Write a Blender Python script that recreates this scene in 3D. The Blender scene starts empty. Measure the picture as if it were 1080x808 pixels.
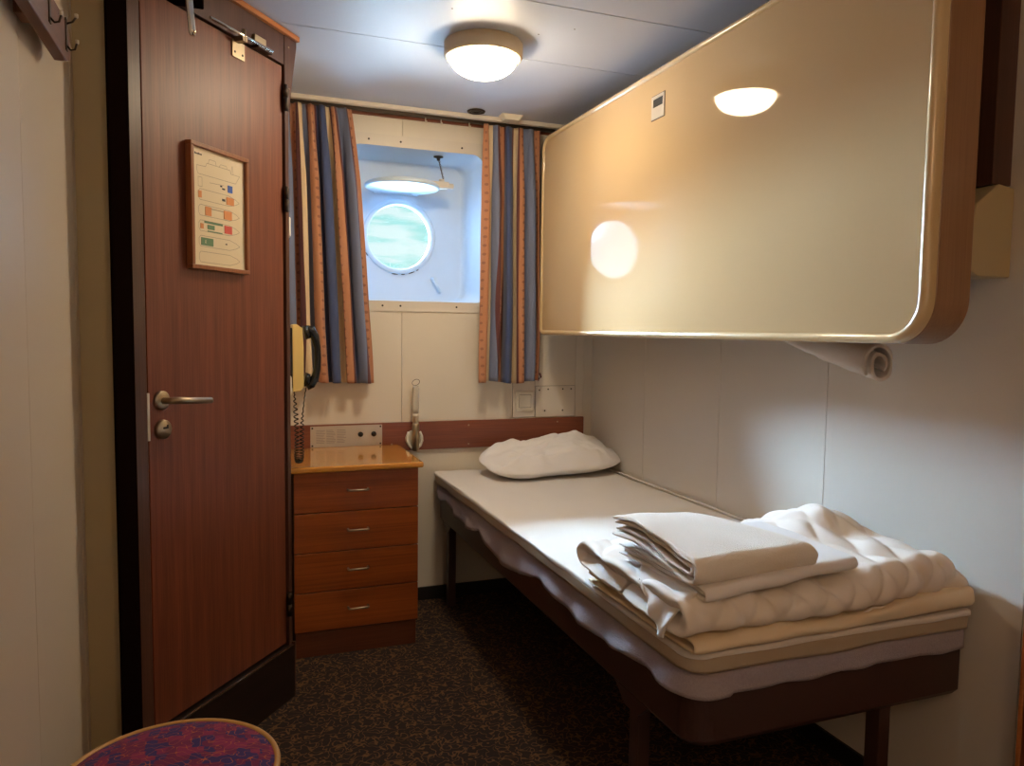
import bpy, bmesh, math, random
from mathutils import Vector, Matrix, noise
random.seed(7)
S = bpy.context.scene
COL = S.collection
PI = math.pi

# ------------------------------------------------------------------ camera
cam_d = bpy.data.cameras.new('camera'); cam = bpy.data.objects.new('camera', cam_d); COL.objects.link(cam)
Rm = Matrix(((0.9367, 0.0127, -0.3500), (-0.3499, 0.0701, -0.9341), (0.0127, 0.9975, 0.0701)))
q = Rm.to_quaternion(); q.normalize()
cam.rotation_mode = 'QUATERNION'; cam.rotation_quaternion = q; cam.location = (0, 0, 1.25)
cam_d.sensor_fit = 'HORIZONTAL'; cam_d.sensor_width = 36; cam_d.lens = 785/1080*36; cam_d.clip_start = .02
S.camera = cam

# ------------------------------------------------------------------ look
S.view_settings.view_transform = 'Standard'
try: S.view_settings.look = 'None'
except Exception: pass
S.view_settings.gamma = 1; S.view_settings.use_curve_mapping = False
S.view_settings.exposure = 0.0

LAMP = 76.0          # radiance of the ceiling lamp's glass
REAR = 14.0           # watts of the added warm fill behind the viewer
SUNE = 60.0          # soft daylight through the porthole
WORLD = 1.0

def lin(c):
    c = c/255
    return c/12.92 if c <= .04045 else ((c+.055)/1.055)**2.4
def rgb(r, g, b): return (lin(r), lin(g), lin(b), 1)

# world: pale turquoise harbour daylight in soft horizontal bands
W = bpy.data.worlds.new('daylight'); S.world = W; W.use_nodes = True
nt = W.node_tree; nt.nodes.clear()
wo = nt.nodes.new('ShaderNodeOutputWorld'); bg = nt.nodes.new('ShaderNodeBackground'); nt.links.new(bg.outputs[0], wo.inputs[0])
tc = nt.nodes.new('ShaderNodeTexCoord'); mp = nt.nodes.new('ShaderNodeMapping'); mp.inputs['Scale'].default_value = (9, 9, 60)
nz = nt.nodes.new('ShaderNodeTexNoise'); nz.inputs['Scale'].default_value = 1.3; nz.inputs['Detail'].default_value = 3
rp = nt.nodes.new('ShaderNodeValToRGB')
rp.color_ramp.elements[0].position = .38; rp.color_ramp.elements[0].color = (.52, .97, .94, 1)
rp.color_ramp.elements[1].position = .52; rp.color_ramp.elements[1].color = (.95, 1.1, 1.1, 1)
nt.links.new(tc.outputs['Generated'], mp.inputs[0]); nt.links.new(mp.outputs[0], nz.inputs['Vector'])
nt.links.new(nz.outputs[0], rp.inputs[0]); nt.links.new(rp.outputs[0], bg.inputs[0]); bg.inputs[1].default_value = WORLD

# soft daylight (wide sun) entering through the porthole
def sun(name, to, e, ang, col):
    d = bpy.data.lights.new(name, 'SUN'); d.energy = e; d.angle = math.radians(ang); d.color = col
    o = bpy.data.objects.new(name, d); COL.objects.link(o)
    o.rotation_euler = Vector(to).to_track_quat('-Z', 'Y').to_euler(); return o
sun('daylight_sun', (.17, -1, -.35), SUNE*3.3, 40, (.62, .79, 1.0))
sun('daylight_sky', (.12, -1, -.05), SUNE*.5, 140, (.50, .72, 1.0))
sun('water_glint', (-.05, -1, .36), SUNE*.62, 60, (.50, .74, 1.0))
# added warm fill light, unseen, behind the viewer
d = bpy.data.lights.new('rear_fill', 'POINT'); d.energy = REAR; d.color = (1, .60, .30); d.shadow_soft_size = .14
o = bpy.data.objects.new('rear_fill', d); COL.objects.link(o); o.location = (.55, -.75, 2.02)

# ------------------------------------------------------------------ materials
MATS = {}
def mat(name, col, rough=.5, metal=0, coat=0, bump=0, bscale=200, var=0, vscale=6, emit=None, estr=0, trans=0, sheen=0, spec=None, coatr=.05):
    m = bpy.data.materials.new(name); m.use_nodes = True; n = m.node_tree; b = n.nodes['Principled BSDF']
    b.inputs['Base Color'].default_value = col; b.inputs['Roughness'].default_value = rough; b.inputs['Metallic'].default_value = metal
    b.inputs['Coat Weight'].default_value = coat; b.inputs['Coat Roughness'].default_value = coatr
    if spec is not None: b.inputs['Specular IOR Level'].default_value = spec
    if sheen: b.inputs['Sheen Weight'].default_value = sheen
    tcn = n.nodes.new('ShaderNodeTexCoord')
    nn = n.nodes.new('ShaderNodeTexNoise'); nn.inputs['Scale'].default_value = vscale; nn.inputs['Detail'].default_value = 4
    n.links.new(tcn.outputs['Object'], nn.inputs['Vector'])
    mx = n.nodes.new('ShaderNodeMix'); mx.data_type = 'RGBA'
    v = max(var, .03)
    mx.inputs[6].default_value = tuple(c*(1-v) for c in col[:3])+(1,); mx.inputs[7].default_value = tuple(min(1, c*(1+v)) for c in col[:3])+(1,)
    n.links.new(nn.outputs[0], mx.inputs[0]); n.links.new(mx.outputs[2], b.inputs['Base Color'])
    if bump:
        n2 = n.nodes.new('ShaderNodeTexNoise'); n2.inputs['Scale'].default_value = bscale; n2.inputs['Detail'].default_value = 3
        bp = n.nodes.new('ShaderNodeBump'); bp.inputs['Strength'].default_value = bump; bp.inputs['Distance'].default_value = .002
        n.links.new(tcn.outputs['Object'], n2.inputs['Vector']); n.links.new(n2.outputs[0], bp.inputs['Height']); n.links.new(bp.outputs[0], b.inputs['Normal'])
    if emit: b.inputs['Emission Color'].default_value = emit; b.inputs['Emission Strength'].default_value = estr
    if trans: b.inputs['Transmission Weight'].default_value = trans
    MATS[name] = m; return m

def wood(name, c1, c2, axis=2, rough=.35, coat=0, fine=260, coarse=22, stretch=.02):
    m = bpy.data.materials.new(name); m.use_nodes = True; n = m.node_tree; b = n.nodes['Principled BSDF']
    b.inputs['Roughness'].default_value = rough; b.inputs['Coat Weight'].default_value = coat; b.inputs['Coat Roughness'].default_value = .06
    tcn = n.nodes.new('ShaderNodeTexCoord')
    def layer(sc, st):
        mpn = n.nodes.new('ShaderNodeMapping'); s = [sc]*3; s[axis] = sc*st; mpn.inputs['Scale'].default_value = s
        nn = n.nodes.new('ShaderNodeTexNoise'); nn.inputs['Scale'].default_value = 1; nn.inputs['Detail'].default_value = 3
        n.links.new(tcn.outputs['Object'], mpn.inputs[0]); n.links.new(mpn.outputs[0], nn.inputs['Vector']); return nn
    a, c = layer(fine, stretch), layer(coarse, stretch*1.6)
    ad = n.nodes.new('ShaderNodeMath'); ad.operation = 'MULTIPLY_ADD'; ad.inputs[1].default_value = .55
    ml = n.nodes.new('ShaderNodeMath'); ml.operation = 'MULTIPLY'; ml.inputs[1].default_value = .45
    n.links.new(c.outputs[0], ml.inputs[0]); n.links.new(a.outputs[0], ad.inputs[0]); n.links.new(ml.outputs[0], ad.inputs[2])
    r = n.nodes.new('ShaderNodeValToRGB'); r.color_ramp.elements[0].position = .36; r.color_ramp.elements[1].position = .66
    r.color_ramp.elements[0].color = c1; r.color_ramp.elements[1].color = c2
    n.links.new(ad.outputs[0], r.inputs[0]); n.links.new(r.outputs[0], b.inputs['Base Color'])
    return m

M_WALL = mat('cream_wall_panel', rgb(226, 218, 204), .38, var=.03, vscale=2)
M_WALLR = mat('white_wall_panel', rgb(222, 216, 208), .34, var=.03, vscale=2)
M_WALLL = mat('left_wall_panel', rgb(222, 208, 190), .34, var=.03, vscale=2)
M_CREAM = mat('cream_recess_panel', rgb(196, 178, 138), .5, var=.03)
M_CEIL = mat('ceiling_panel', rgb(204, 212, 230), .5, var=.02, vscale=3)  # blue cast of the daylight put into the panel colour
M_GAPSHADE = mat('panel_gap_edge_shadow', rgb(96, 84, 70), .8)  # dark joints, and the shadow lines drawn round the wall plates
M_BLACK = mat('black_skirting', rgb(20, 18, 18), .5)
M_DKWOOD = wood('dark_brown_wood', rgb(36, 20, 15), rgb(54, 31, 24), 2, .4)
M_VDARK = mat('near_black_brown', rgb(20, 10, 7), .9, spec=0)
M_CASING = wood('brown_casing', rgb(74, 46, 36), rgb(96, 62, 48), 2, .34)
M_DOOR = wood('mahogany_door', rgb(100, 48, 30), rgb(134, 72, 46), 2, .46, fine=300, coarse=45)
M_SILL = wood('dark_sill', rgb(30, 20, 16), rgb(46, 31, 25), 0, .45)
M_TRIM = wood('mahogany_trim', rgb(112, 56, 32), rgb(140, 76, 46), 0, .38)
M_CHEST = wood('orange_brown_wood', rgb(130, 62, 20), rgb(164, 84, 30), 0, .32, fine=160, coarse=18)
M_CHESTD = wood('chest_plinth_wood', rgb(90, 46, 26), rgb(112, 60, 34), 0, .4)
M_TOP = wood('glossy_chest_top', rgb(188, 124, 46), rgb(214, 148, 64), 0, .14, coat=.7, fine=120, coarse=12)
M_EDGEW = wood('light_wood_edge', rgb(170, 104, 56), rgb(196, 126, 72), 0, .35)
M_CHROME = mat('chrome', rgb(210, 208, 204), .16, 1)
M_BRASS = mat('brushed_nickel', rgb(172, 156, 132), .38, 1)
M_STEEL = mat('dull_steel', rgb(74, 64, 56), .45, 1)
M_PLATE = mat('satin_plate', rgb(196, 186, 172), .35, .35)
M_WHITEP = mat('white_plastic', rgb(228, 222, 206), .35)
M_CREAMP = mat('cream_plastic', rgb(238, 206, 128), .35)
M_BLACKP = mat('black_plastic', rgb(16, 16, 20), .25)
M_DARK = mat('dark_slot', rgb(30, 26, 24), .7)
M_SCREW = mat('dark_screw', rgb(50, 42, 38), .4, .6)
M_BLUEW = mat('porthole_white_daylight_tint', rgb(214, 233, 252), .5, var=.03, vscale=14)  # white paint with the blue daylight wash mixed into its colour
M_FLANGE = mat('window_flange', rgb(222, 214, 202), .4)
M_BUNK = mat('glossy_cream_bunk', rgb(202, 174, 134), .8, spec=0, coat=.5, coatr=.035, var=.025, vscale=2.5)
M_BUNKR = mat('cream_rim', rgb(214, 188, 142), .25, coat=.8, coatr=.06)
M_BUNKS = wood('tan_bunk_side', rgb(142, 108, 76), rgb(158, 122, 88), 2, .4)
M_MATT = mat('white_mattress_cover', rgb(222, 217, 212), .8, bump=.25, bscale=60, var=.02, spec=.15)
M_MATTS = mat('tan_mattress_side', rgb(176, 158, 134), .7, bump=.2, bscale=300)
M_PAD = mat('grey_mattress_pad', rgb(166, 156, 164), .9, bump=.9, bscale=420, var=.18, vscale=220)
M_BEDF = mat('dark_brown_bed_frame', rgb(62, 38, 32), .42, var=.08)
M_LINEN = mat('white_linen', rgb(238, 236, 236), .85, bump=.3, bscale=45, sheen=.1)
M_QUILT = mat('white_quilt', rgb(240, 234, 228), .85, bump=.3, bscale=60)
M_BLANK = mat('white_blanket', rgb(240, 234, 224), .95, bump=.9, bscale=330, sheen=.3)
M_TOWEL = mat('grey_white_towel', rgb(234, 228, 222), .95, bump=1, bscale=420)
M_PAPER = mat('plan_paper', rgb(238, 222, 190), .6)
M_INK = mat('plan_line', rgb(178, 158, 132), .7)
M_INKD = mat('plan_dark_ink', rgb(70, 66, 72), .7)
M_PBLUE = mat('plan_blue', rgb(70, 104, 190), .6); M_PORG = mat('plan_orange', rgb(226, 150, 92), .6)
M_PRED = mat('plan_red', rgb(222, 96, 86), .6); M_PGRN = mat('plan_green', rgb(110, 146, 112), .6)
M_PFRAME = wood('picture_frame_wood', rgb(132, 78, 46), rgb(160, 100, 62), 2, .35)
M_RACK = wood('rack_wood', rgb(92, 46, 28), rgb(112, 60, 36), 1, .5)
M_CHAIN = mat('chain_metal', rgb(90, 86, 84), .4, .8)
M_PRINT = mat('printed_text', rgb(150, 142, 136), .5)
M_GLASSDOME = mat('lit_glass_dome', rgb(255, 240, 210), .3, emit=(1, .80, .54, 1), estr=LAMP)
M_RING = mat('lamp_ring_enamel', rgb(214, 196, 168), .35)
M_TUBE = mat('frosted_tube', rgb(236, 232, 222), .25, trans=.55)
M_PIPE = mat('stool_piping', rgb(196, 150, 84), .35)

# porthole pane: thin clear glass that lets daylight pass
M_PANE = bpy.data.materials.new('porthole_pane'); M_PANE.use_nodes = True; n = M_PANE.node_tree; n.nodes.clear()
oo = n.nodes.new('ShaderNodeOutputMaterial'); tr = n.nodes.new('ShaderNodeBsdfTransparent'); gl = n.nodes.new('ShaderNodeBsdfGlossy')
gl.inputs['Roughness'].default_value = .03; mxs = n.nodes.new('ShaderNodeMixShader'); mxs.inputs[0].default_value = .06
tr.inputs[0].default_value = (.93, .98, .98, 1)
n.links.new(tr.outputs[0], mxs.inputs[1]); n.links.new(gl.outputs[0], mxs.inputs[2]); n.links.new(mxs.outputs[0], oo.inputs[0])

# carpet: dark ground with golden-brown worm squiggles
M_CARPET = bpy.data.materials.new('squiggle_carpet'); M_CARPET.use_nodes = True; n = M_CARPET.node_tree; b = n.nodes['Principled BSDF']
b.inputs['Roughness'].default_value = .95; b.inputs['Specular IOR Level'].default_value = .1
t = n.nodes.new('ShaderNodeTexCoord'); a = n.nodes.new('ShaderNodeTexNoise'); a.inputs['Scale'].default_value = 42; a.inputs['Detail'].default_value = .3
a.inputs['Distortion'].default_value = .9
n.links.new(t.outputs['Object'], a.inputs['Vector'])
s1 = n.nodes.new('ShaderNodeMath'); s1.operation = 'SUBTRACT'; s1.inputs[1].default_value = .5
s2 = n.nodes.new('ShaderNodeMath'); s2.operation = 'ABSOLUTE'; n.links.new(a.outputs[0], s1.inputs[0]); n.links.new(s1.outputs[0], s2.inputs[0])
r = n.nodes.new('ShaderNodeValToRGB'); r.color_ramp.elements[0].position = .022; r.color_ramp.elements[0].color = rgb(128, 94, 64)
r.color_ramp.elements[1].position = .06; r.color_ramp.elements[1].color = rgb(62, 52, 50)
n.links.new(s2.outputs[0], r.inputs[0])
a2 = n.nodes.new('ShaderNodeTexNoise'); a2.inputs['Scale'].default_value = 700
n.links.new(t.outputs['Object'], a2.inputs['Vector'])
mm = n.nodes.new('ShaderNodeMix'); mm.data_type = 'RGBA'; mm.blend_type = 'MULTIPLY'; mm.inputs[0].default_value = .5
n.links.new(r.outputs[0], mm.inputs[6]); n.links.new(a2.outputs[0], mm.inputs[7]); n.links.new(mm.outputs[2], b.inputs['Base Color'])
bp = n.nodes.new('ShaderNodeBump'); bp.inputs['Strength'].default_value = .7; bp.inputs['Distance'].default_value = .003
n.links.new(a2.outputs[0], bp.inputs['Height']); n.links.new(bp.outputs[0], b.inputs['Normal'])

# curtain: woven stripes across the cloth's width (UV)
M_CURT = bpy.data.materials.new('striped_curtain_cloth'); M_CURT.use_nodes = True; n = M_CURT.node_tree; b = n.nodes['Principled BSDF']
b.inputs['Roughness'].default_value = .9; b.inputs['Sheen Weight'].default_value = .15
uv = n.nodes.new('ShaderNodeUVMap'); sx = n.nodes.new('ShaderNodeSeparateXYZ'); n.links.new(uv.outputs[0], sx.inputs[0])
fr = n.nodes.new('ShaderNodeMath'); fr.operation = 'FRACT'; n.links.new(sx.outputs[0], fr.inputs[0])
r = n.nodes.new('ShaderNodeValToRGB'); r.color_ramp.interpolation = 'CONSTANT'
NAVY, BUR, ORA, CRM, GRY = rgb(66, 78, 116), rgb(96, 54, 54), rgb(184, 128, 94), rgb(218, 194, 158), rgb(112, 120, 146)
stripes = [(0, GRY), (.17, BUR), (.205, ORA), (.30, BUR), (.335, CRM), (.39, GRY), (.47, BUR), (.50, ORA), (.61, BUR), (.64, NAVY), (.78, BUR), (.81, CRM), (.88, BUR), (.91, ORA), (.97, BUR)]
while len(r.color_ramp.elements) < len(stripes): r.color_ramp.elements.new(.5)
for e, (p_, c_) in zip(r.color_ramp.elements, stripes): e.position = p_; e.color = c_
n.links.new(fr.outputs[0], r.inputs[0])
# small dots woven in the cloth
vo = n.nodes.new('ShaderNodeTexVoronoi'); vo.inputs['Scale'].default_value = 1; vo.inputs['Randomness'].default_value = 0
mpn = n.nodes.new('ShaderNodeMapping'); mpn.inputs['Scale'].default_value = (16, 30, 1); n.links.new(uv.outputs[0], mpn.inputs[0]); n.links.new(mpn.outputs[0], vo.inputs['Vector'])
lt = n.nodes.new('ShaderNodeMath'); lt.operation = 'LESS_THAN'; lt.inputs[1].default_value = .16; n.links.new(vo.outputs[0], lt.inputs[0])
mf = n.nodes.new('ShaderNodeMath'); mf.operation = 'MULTIPLY'; mf.inputs[1].default_value = .5
# dots only where the stripe is orange
sr = n.nodes.new('ShaderNodeSeparateColor'); n.links.new(r.outputs[0], sr.inputs[0])
g1 = n.nodes.new('ShaderNodeMath'); g1.operation = 'COMPARE'; g1.inputs[1].default_value = ORA[1]; g1.inputs[2].default_value = .02; n.links.new(sr.outputs[1], g1.inputs[0])
g2 = n.nodes.new('ShaderNodeMath'); g2.operation = 'MULTIPLY'; n.links.new(lt.outputs[0], g2.inputs[0]); n.links.new(g1.outputs[0], g2.inputs[1]); n.links.new(g2.outputs[0], mf.inputs[0])
mm = n.nodes.new('ShaderNodeMix'); mm.data_type = 'RGBA'; mm.inputs[7].default_value = BUR
n.links.new(mf.outputs[0], mm.inputs[0]); n.links.new(r.outputs[0], mm.inputs[6]); n.links.new(mm.outputs[2], b.inputs['Base Color'])

# stool fabric: purple and blue blocks with a fine orange curl
M_STOOL = bpy.data.materials.new('purple_stool_fabric'); M_STOOL.use_nodes = True; n = M_STOOL.node_tree; b = n.nodes['Principled BSDF']
b.inputs['Roughness'].default_value = .95
t = n.nodes.new('ShaderNodeTexCoord')
ck = n.nodes.new('ShaderNodeTexVoronoi'); ck.distance = 'CHEBYCHEV'; ck.inputs['Scale'].default_value = 50; ck.inputs['Randomness'].default_value = .55
n.links.new(t.outputs['Object'], ck.inputs['Vector'])
r = n.nodes.new('ShaderNodeValToRGB'); r.color_ramp.interpolation = 'CONSTANT'
r.color_ramp.elements[0].color = rgb(112, 36, 76); r.color_ramp.elements[1].position = .66; r.color_ramp.elements[1].color = rgb(58, 42, 100)
e = r.color_ramp.elements.new(.4); e.color = rgb(134, 42, 82)
sc_ = n.nodes.new('ShaderNodeSeparateColor'); n.links.new(ck.outputs['Color'], sc_.inputs[0]); n.links.new(sc_.outputs[0], r.inputs[0])
vn = n.nodes.new('ShaderNodeTexNoise'); vn.inputs['Scale'].default_value = 60; vn.inputs['Detail'].default_value = 0; n.links.new(t.outputs['Object'], vn.inputs['Vector'])
s1 = n.nodes.new('ShaderNodeMath'); s1.operation = 'SUBTRACT'; s1.inputs[1].default_value = .5
s2 = n.nodes.new('ShaderNodeMath'); s2.operation = 'ABSOLUTE'; s3 = n.nodes.new('ShaderNodeMath'); s3.operation = 'LESS_THAN'; s3.inputs[1].default_value = .014
n.links.new(vn.outputs[0], s1.inputs[0]); n.links.new(s1.outputs[0], s2.inputs[0]); n.links.new(s2.outputs[0], s3.inputs[0])
mm = n.nodes.new('ShaderNodeMix'); mm.data_type = 'RGBA'; mm.inputs[7].default_value = rgb(176, 92, 62)
n.links.new(s3.outputs[0], mm.inputs[0]); n.links.new(r.outputs[0], mm.inputs[6]); n.links.new(mm.outputs[2], b.inputs['Base Color'])

# ------------------------------------------------------------------ helpers
def add_box(bm, x0, x1, y0, y1, z0, z1, mi=0):
    vs = [bm.verts.new((x, y, z)) for x in (x0, x1) for y in (y0, y1) for z in (z0, z1)]
    for f in ((0, 1, 3, 2), (4, 6, 7, 5), (0, 4, 5, 1), (2, 3, 7, 6), (0, 2, 6, 4), (1, 5, 7, 3)):
        fc = bm.faces.new([vs[i] for i in f]); fc.material_index = mi
def frame_of(d):
    d = d.normalized(); up = Vector((0, 0, 1)) if abs(d.z) < .95 else Vector((0, 1, 0))
    a = d.cross(up).normalized(); return a, a.cross(d).normalized()
def add_tube(bm, pts, rad, seg=12, mi=0, caps=True):
    pts = [Vector(p) for p in pts]; rings = []
    rads = rad if isinstance(rad, (list, tuple)) else [rad]*len(pts)
    a = None
    for i, p in enumerate(pts):
        d = (pts[min(i+1, len(pts)-1)]-pts[max(i-1, 0)]).normalized()
        if a is None: a, b_ = frame_of(d)
        else:
            a = (a-d*a.dot(d)).normalized()
        b_ = a.cross(d)
        rings.append([bm.verts.new(p+(a*math.cos(2*PI*k/seg)+b_*math.sin(2*PI*k/seg))*rads[i]) for k in range(seg)])
    for i in range(len(rings)-1):
        for k in range(seg):
            f = bm.faces.new((rings[i][k], rings[i][(k+1) % seg], rings[i+1][(k+1) % seg], rings[i+1][k])); f.material_index = mi; f.smooth = True
    if caps:
        for rg in (rings[0][::-1], rings[-1]):
            f = bm.faces.new(rg); f.material_index = mi
def add_lathe(bm, prof, c=(0, 0, 0), axis='Z', seg=40, mi=0):
    rings = []
    c = Vector(c)
    for (r_, h) in prof:
        rg = []
        for k in range(seg):
            t_ = 2*PI*k/seg; u, v = r_*math.cos(t_), r_*math.sin(t_)
            p = {'Z': (u, v, h), 'Y': (u, h, v), 'X': (h, u, v)}[axis]
            rg.append(bm.verts.new(c+Vector(p)))
        rings.append(rg)
    for i in range(len(rings)-1):
        for k in range(seg):
            f = bm.faces.new((rings[i][k], rings[i][(k+1) % seg], rings[i+1][(k+1) % seg], rings[i+1][k])); f.material_index = mi; f.smooth = True
    for rg, hr in ((rings[0], prof[0][0]), (rings[-1], prof[-1][0])):
        if hr > 1e-6:
            f = bm.faces.new(rg); f.material_index = mi
def obj(name, bm, m, parent=None, bevel=0, smooth=False, sub=0, seg=2, fixn=True):
    if fixn: bmesh.ops.recalc_face_normals(bm, faces=bm.faces)
    me = bpy.data.meshes.new(name); bm.to_mesh(me); bm.free()
    o = bpy.data.objects.new(name, me); COL.objects.link(o)
    for k in (m if isinstance(m, (list, tuple)) else [m]): me.materials.append(k)
    if smooth:
        for p in me.polygons: p.use_smooth = True
    if bevel:
        b_ = o.modifiers.new('bevel', 'BEVEL'); b_.width = bevel; b_.segments = seg; b_.limit_method = 'ANGLE'; b_.angle_limit = math.radians(40)
    if sub:
        s_ = o.modifiers.new('sub', 'SUBSURF'); s_.levels = sub; s_.render_levels = sub
    if parent is not None: o.parent = parent
    return o
def box(name, x0, x1, y0, y1, z0, z1, m, parent=None, bevel=.002, seg=2):
    bm = bmesh.new(); add_box(bm, x0, x1, y0, y1, z0, z1); return obj(name, bm, m, parent, bevel, seg=seg)
def thing(name, label, cat, group=None, loc=(0, 0, 0)):
    o = bpy.data.objects.new(name, None); COL.objects.link(o); o.empty_display_size = .05
    o['label'] = label; o['category'] = cat
    if group: o['group'] = group
    o.location = loc
    return o
def tag(o, label, cat, group=None):
    o['label'] = label; o['category'] = cat
    if group: o['group'] = group
    return o
def struct(o): o['kind'] = 'structure'; return o
def base_at(root, loc):
    # put the Empty at the thing's base while children keep world positions
    root.location = loc
    for c in COL.objects:
        if c.parent == root: c.location = c.location-Vector(loc)
def rrect(w0, w1, h0, h1, r, seg=8, dense=0):
    pts = []
    rs = r if isinstance(r, (list, tuple)) else [r]*4   # order: (w1,h1) (w0,h1) (w0,h0) (w1,h0)
    for (cx, cy, a0, rr) in ((w1-rs[0], h1-rs[0], 0, rs[0]), (w0+rs[1], h1-rs[1], 90, rs[1]), (w0+rs[2], h0+rs[2], 180, rs[2]), (w1-rs[3], h0+rs[3], 270, rs[3])):
        for k in range(seg+1):
            a_ = math.radians(a0+90*k/seg); pts.append((cx+rr*math.cos(a_), cy+rr*math.sin(a_)))
    if dense:
        out = []
        for i in range(len(pts)):
            p_, q_ = pts[i], pts[(i+1) % len(pts)]
            k_ = dense if i % (seg+1) == seg else 1
            out += [(p_[0]+(q_[0]-p_[0])*j/k_, p_[1]+(q_[1]-p_[1])*j/k_) for j in range(k_)]
        pts = out
    return pts
def bridge(bm, A, B, mi=0, smooth=False):
    nA = len(A)
    for k in range(nA):
        f = bm.faces.new((A[k], A[(k+1) % nA], B[(k+1) % nA], B[k])); f.material_index = mi; f.smooth = smooth
def N(v, s=1.0, o=0.0): return noise.noise(Vector((v[0]*s+o, v[1]*s+o*1.7, v[2]*s-o)))

# ------------------------------------------------------------------ room shell
ZC = 2.20; XR = 1.66; YB = 3.305; XL = -.35
bm = bmesh.new(); add_box(bm, -.9, 2.2, -1.4, 3.7, -.1, 0); struct(obj('floor', bm, M_CARPET))
# ceiling panels with thin dark joints
bm = bmesh.new(); add_box(bm, -.9, 2.2, -1.4, 3.42, ZC+.012, ZC+.08, 1)
ys = [-1.4, -.9, -.1, .75, 1.62, 2.065, 2.50, 3.42]
for a_, b_ in zip(ys[:-1], ys[1:]): add_box(bm, -.9, 2.2, a_+.0022, b_-.0022, ZC, ZC+.012, 0)
for (x, y) in ((.62, 2.2), (.66, 2.0), (.93, 2.28), (1.02, 2.2)): add_lathe(bm, [(.003, ZC-.0006), (.003, ZC+.001)], (x, y, 0), seg=10, mi=2)
struct(obj('ceiling', bm, [M_CEIL, M_GAPSHADE, M_SCREW], bevel=.0008))
# right wall
bm = bmesh.new(); add_box(bm, XR+.012, XR+.1, -1.4, 3.42, 0, ZC, 1)
ys = [-1.4, -.6, .3, 1.128, 1.745, 2.27, 2.80, 3.42]
for a_, b_ in zip(ys[:-1], ys[1:]): add_box(bm, XR, XR+.012, a_+.001, b_-.001, 0, ZC, 0)
struct(obj('wall_right', bm, [M_WALLR, M_GAPSHADE], bevel=.0006))
# left wall
bm = bmesh.new(); add_box(bm, XL-.1, XL-.012, -1.4, 2.055, 0, ZC, 1)
ys = [-1.4, -.5, .3, 1.02, 1.575, 2.055]
for a_, b_ in zip(ys[:-1], ys[1:]): add_box(bm, XL-.012, XL, a_+.0008, b_-.0008, 0, ZC, 0)
struct(obj('wall_left', bm, [M_WALLL, M_GAPSHADE], bevel=.0006))
o = box('trim_corner', XL-.010, XL+.0012, 2.03, 2.064, 0, ZC, M_WALLL, bevel=.001); struct(o)
# short return wall between left wall and door casing
bm = bmesh.new(); add_box(bm, -.5, -.262, 2.065, 2.12, 0, ZC); struct(obj('wall_return', bm, M_CREAM))
# rear wall behind the viewer
bm = bmesh.new(); add_box(bm, -.9, 2.2, -1.5, -1.4, 0, ZC); struct(obj('wall_rear', bm, M_WALL))
# back wall with window hole, panel joints at x=.708 and 1.57
WX0, WX1, WZ0, WZ1 = .44, 1.12, 1.352, 2.075
bm = bmesh.new()
def wpanel(x0, x1, z0, z1): add_box(bm, x0, x1, YB, YB+.014, z0, z1, 0)
wpanel(.1, .707, 0, WZ0); wpanel(.709, 1.569, 0, WZ0); wpanel(1.571, 1.75, 0, ZC)
wpanel(.1, WX0, WZ0, ZC); wpanel(WX1, 1.569, WZ0, ZC); wpanel(WX0, .707, WZ1, ZC); wpanel(.709, WX1, WZ1, ZC)
for (x0, x1, z0, z1) in ((.1, WX0, 0, ZC), (WX1, 1.75, 0, ZC), (WX0, WX1, 0, WZ0), (WX0, WX1, WZ1, ZC)): add_box(bm, x0, x1, YB+.014, YB+.05, z0, z1, 1)
struct(obj('wall_back', bm, [M_WALL, M_GAPSHADE]))
struct(box('trim_wall_joint', 1.612, 1.624, YB-.004, YB, .0, ZC, M_WALL, bevel=.001))
# side of the wet unit towards the window corner
bm = bmesh.new(); add_box(bm, .05, .172, 2.60, 3.33, 0, ZC); struct(obj('wall_wet_unit', bm, M_WALL))
# skirtings
struct(box('baseboard_back', .68, XR, YB-.012, YB, 0, .06, M_BLACK, bevel=.002))
struct(box('baseboard_right', XR-.012, XR, 1.16, YB-.012, 0, .06, M_BLACK, bevel=.002))
struct(box('baseboard_left', XL, XL+.01, -1.4, 2.05, 0, .06, M_BLACK, bevel=.002))
# wood board along the back wall
bm = bmesh.new(); add_box(bm, .176, 1.612, YB-.016, YB, .704, .832)
o = obj('trim_board', bm, M_TRIM, bevel=.002); struct(o)
bm = bmesh.new()
for (x, z) in ((.66, .735), (1.02, .81), (1.02, .722), (1.47, .812)): add_lathe(bm, [(.004, YB-.0172), (.004, YB-.0155)], (x, 0, z), 'Y', 10)
obj('screw', bm, M_BRASS, o)

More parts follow.
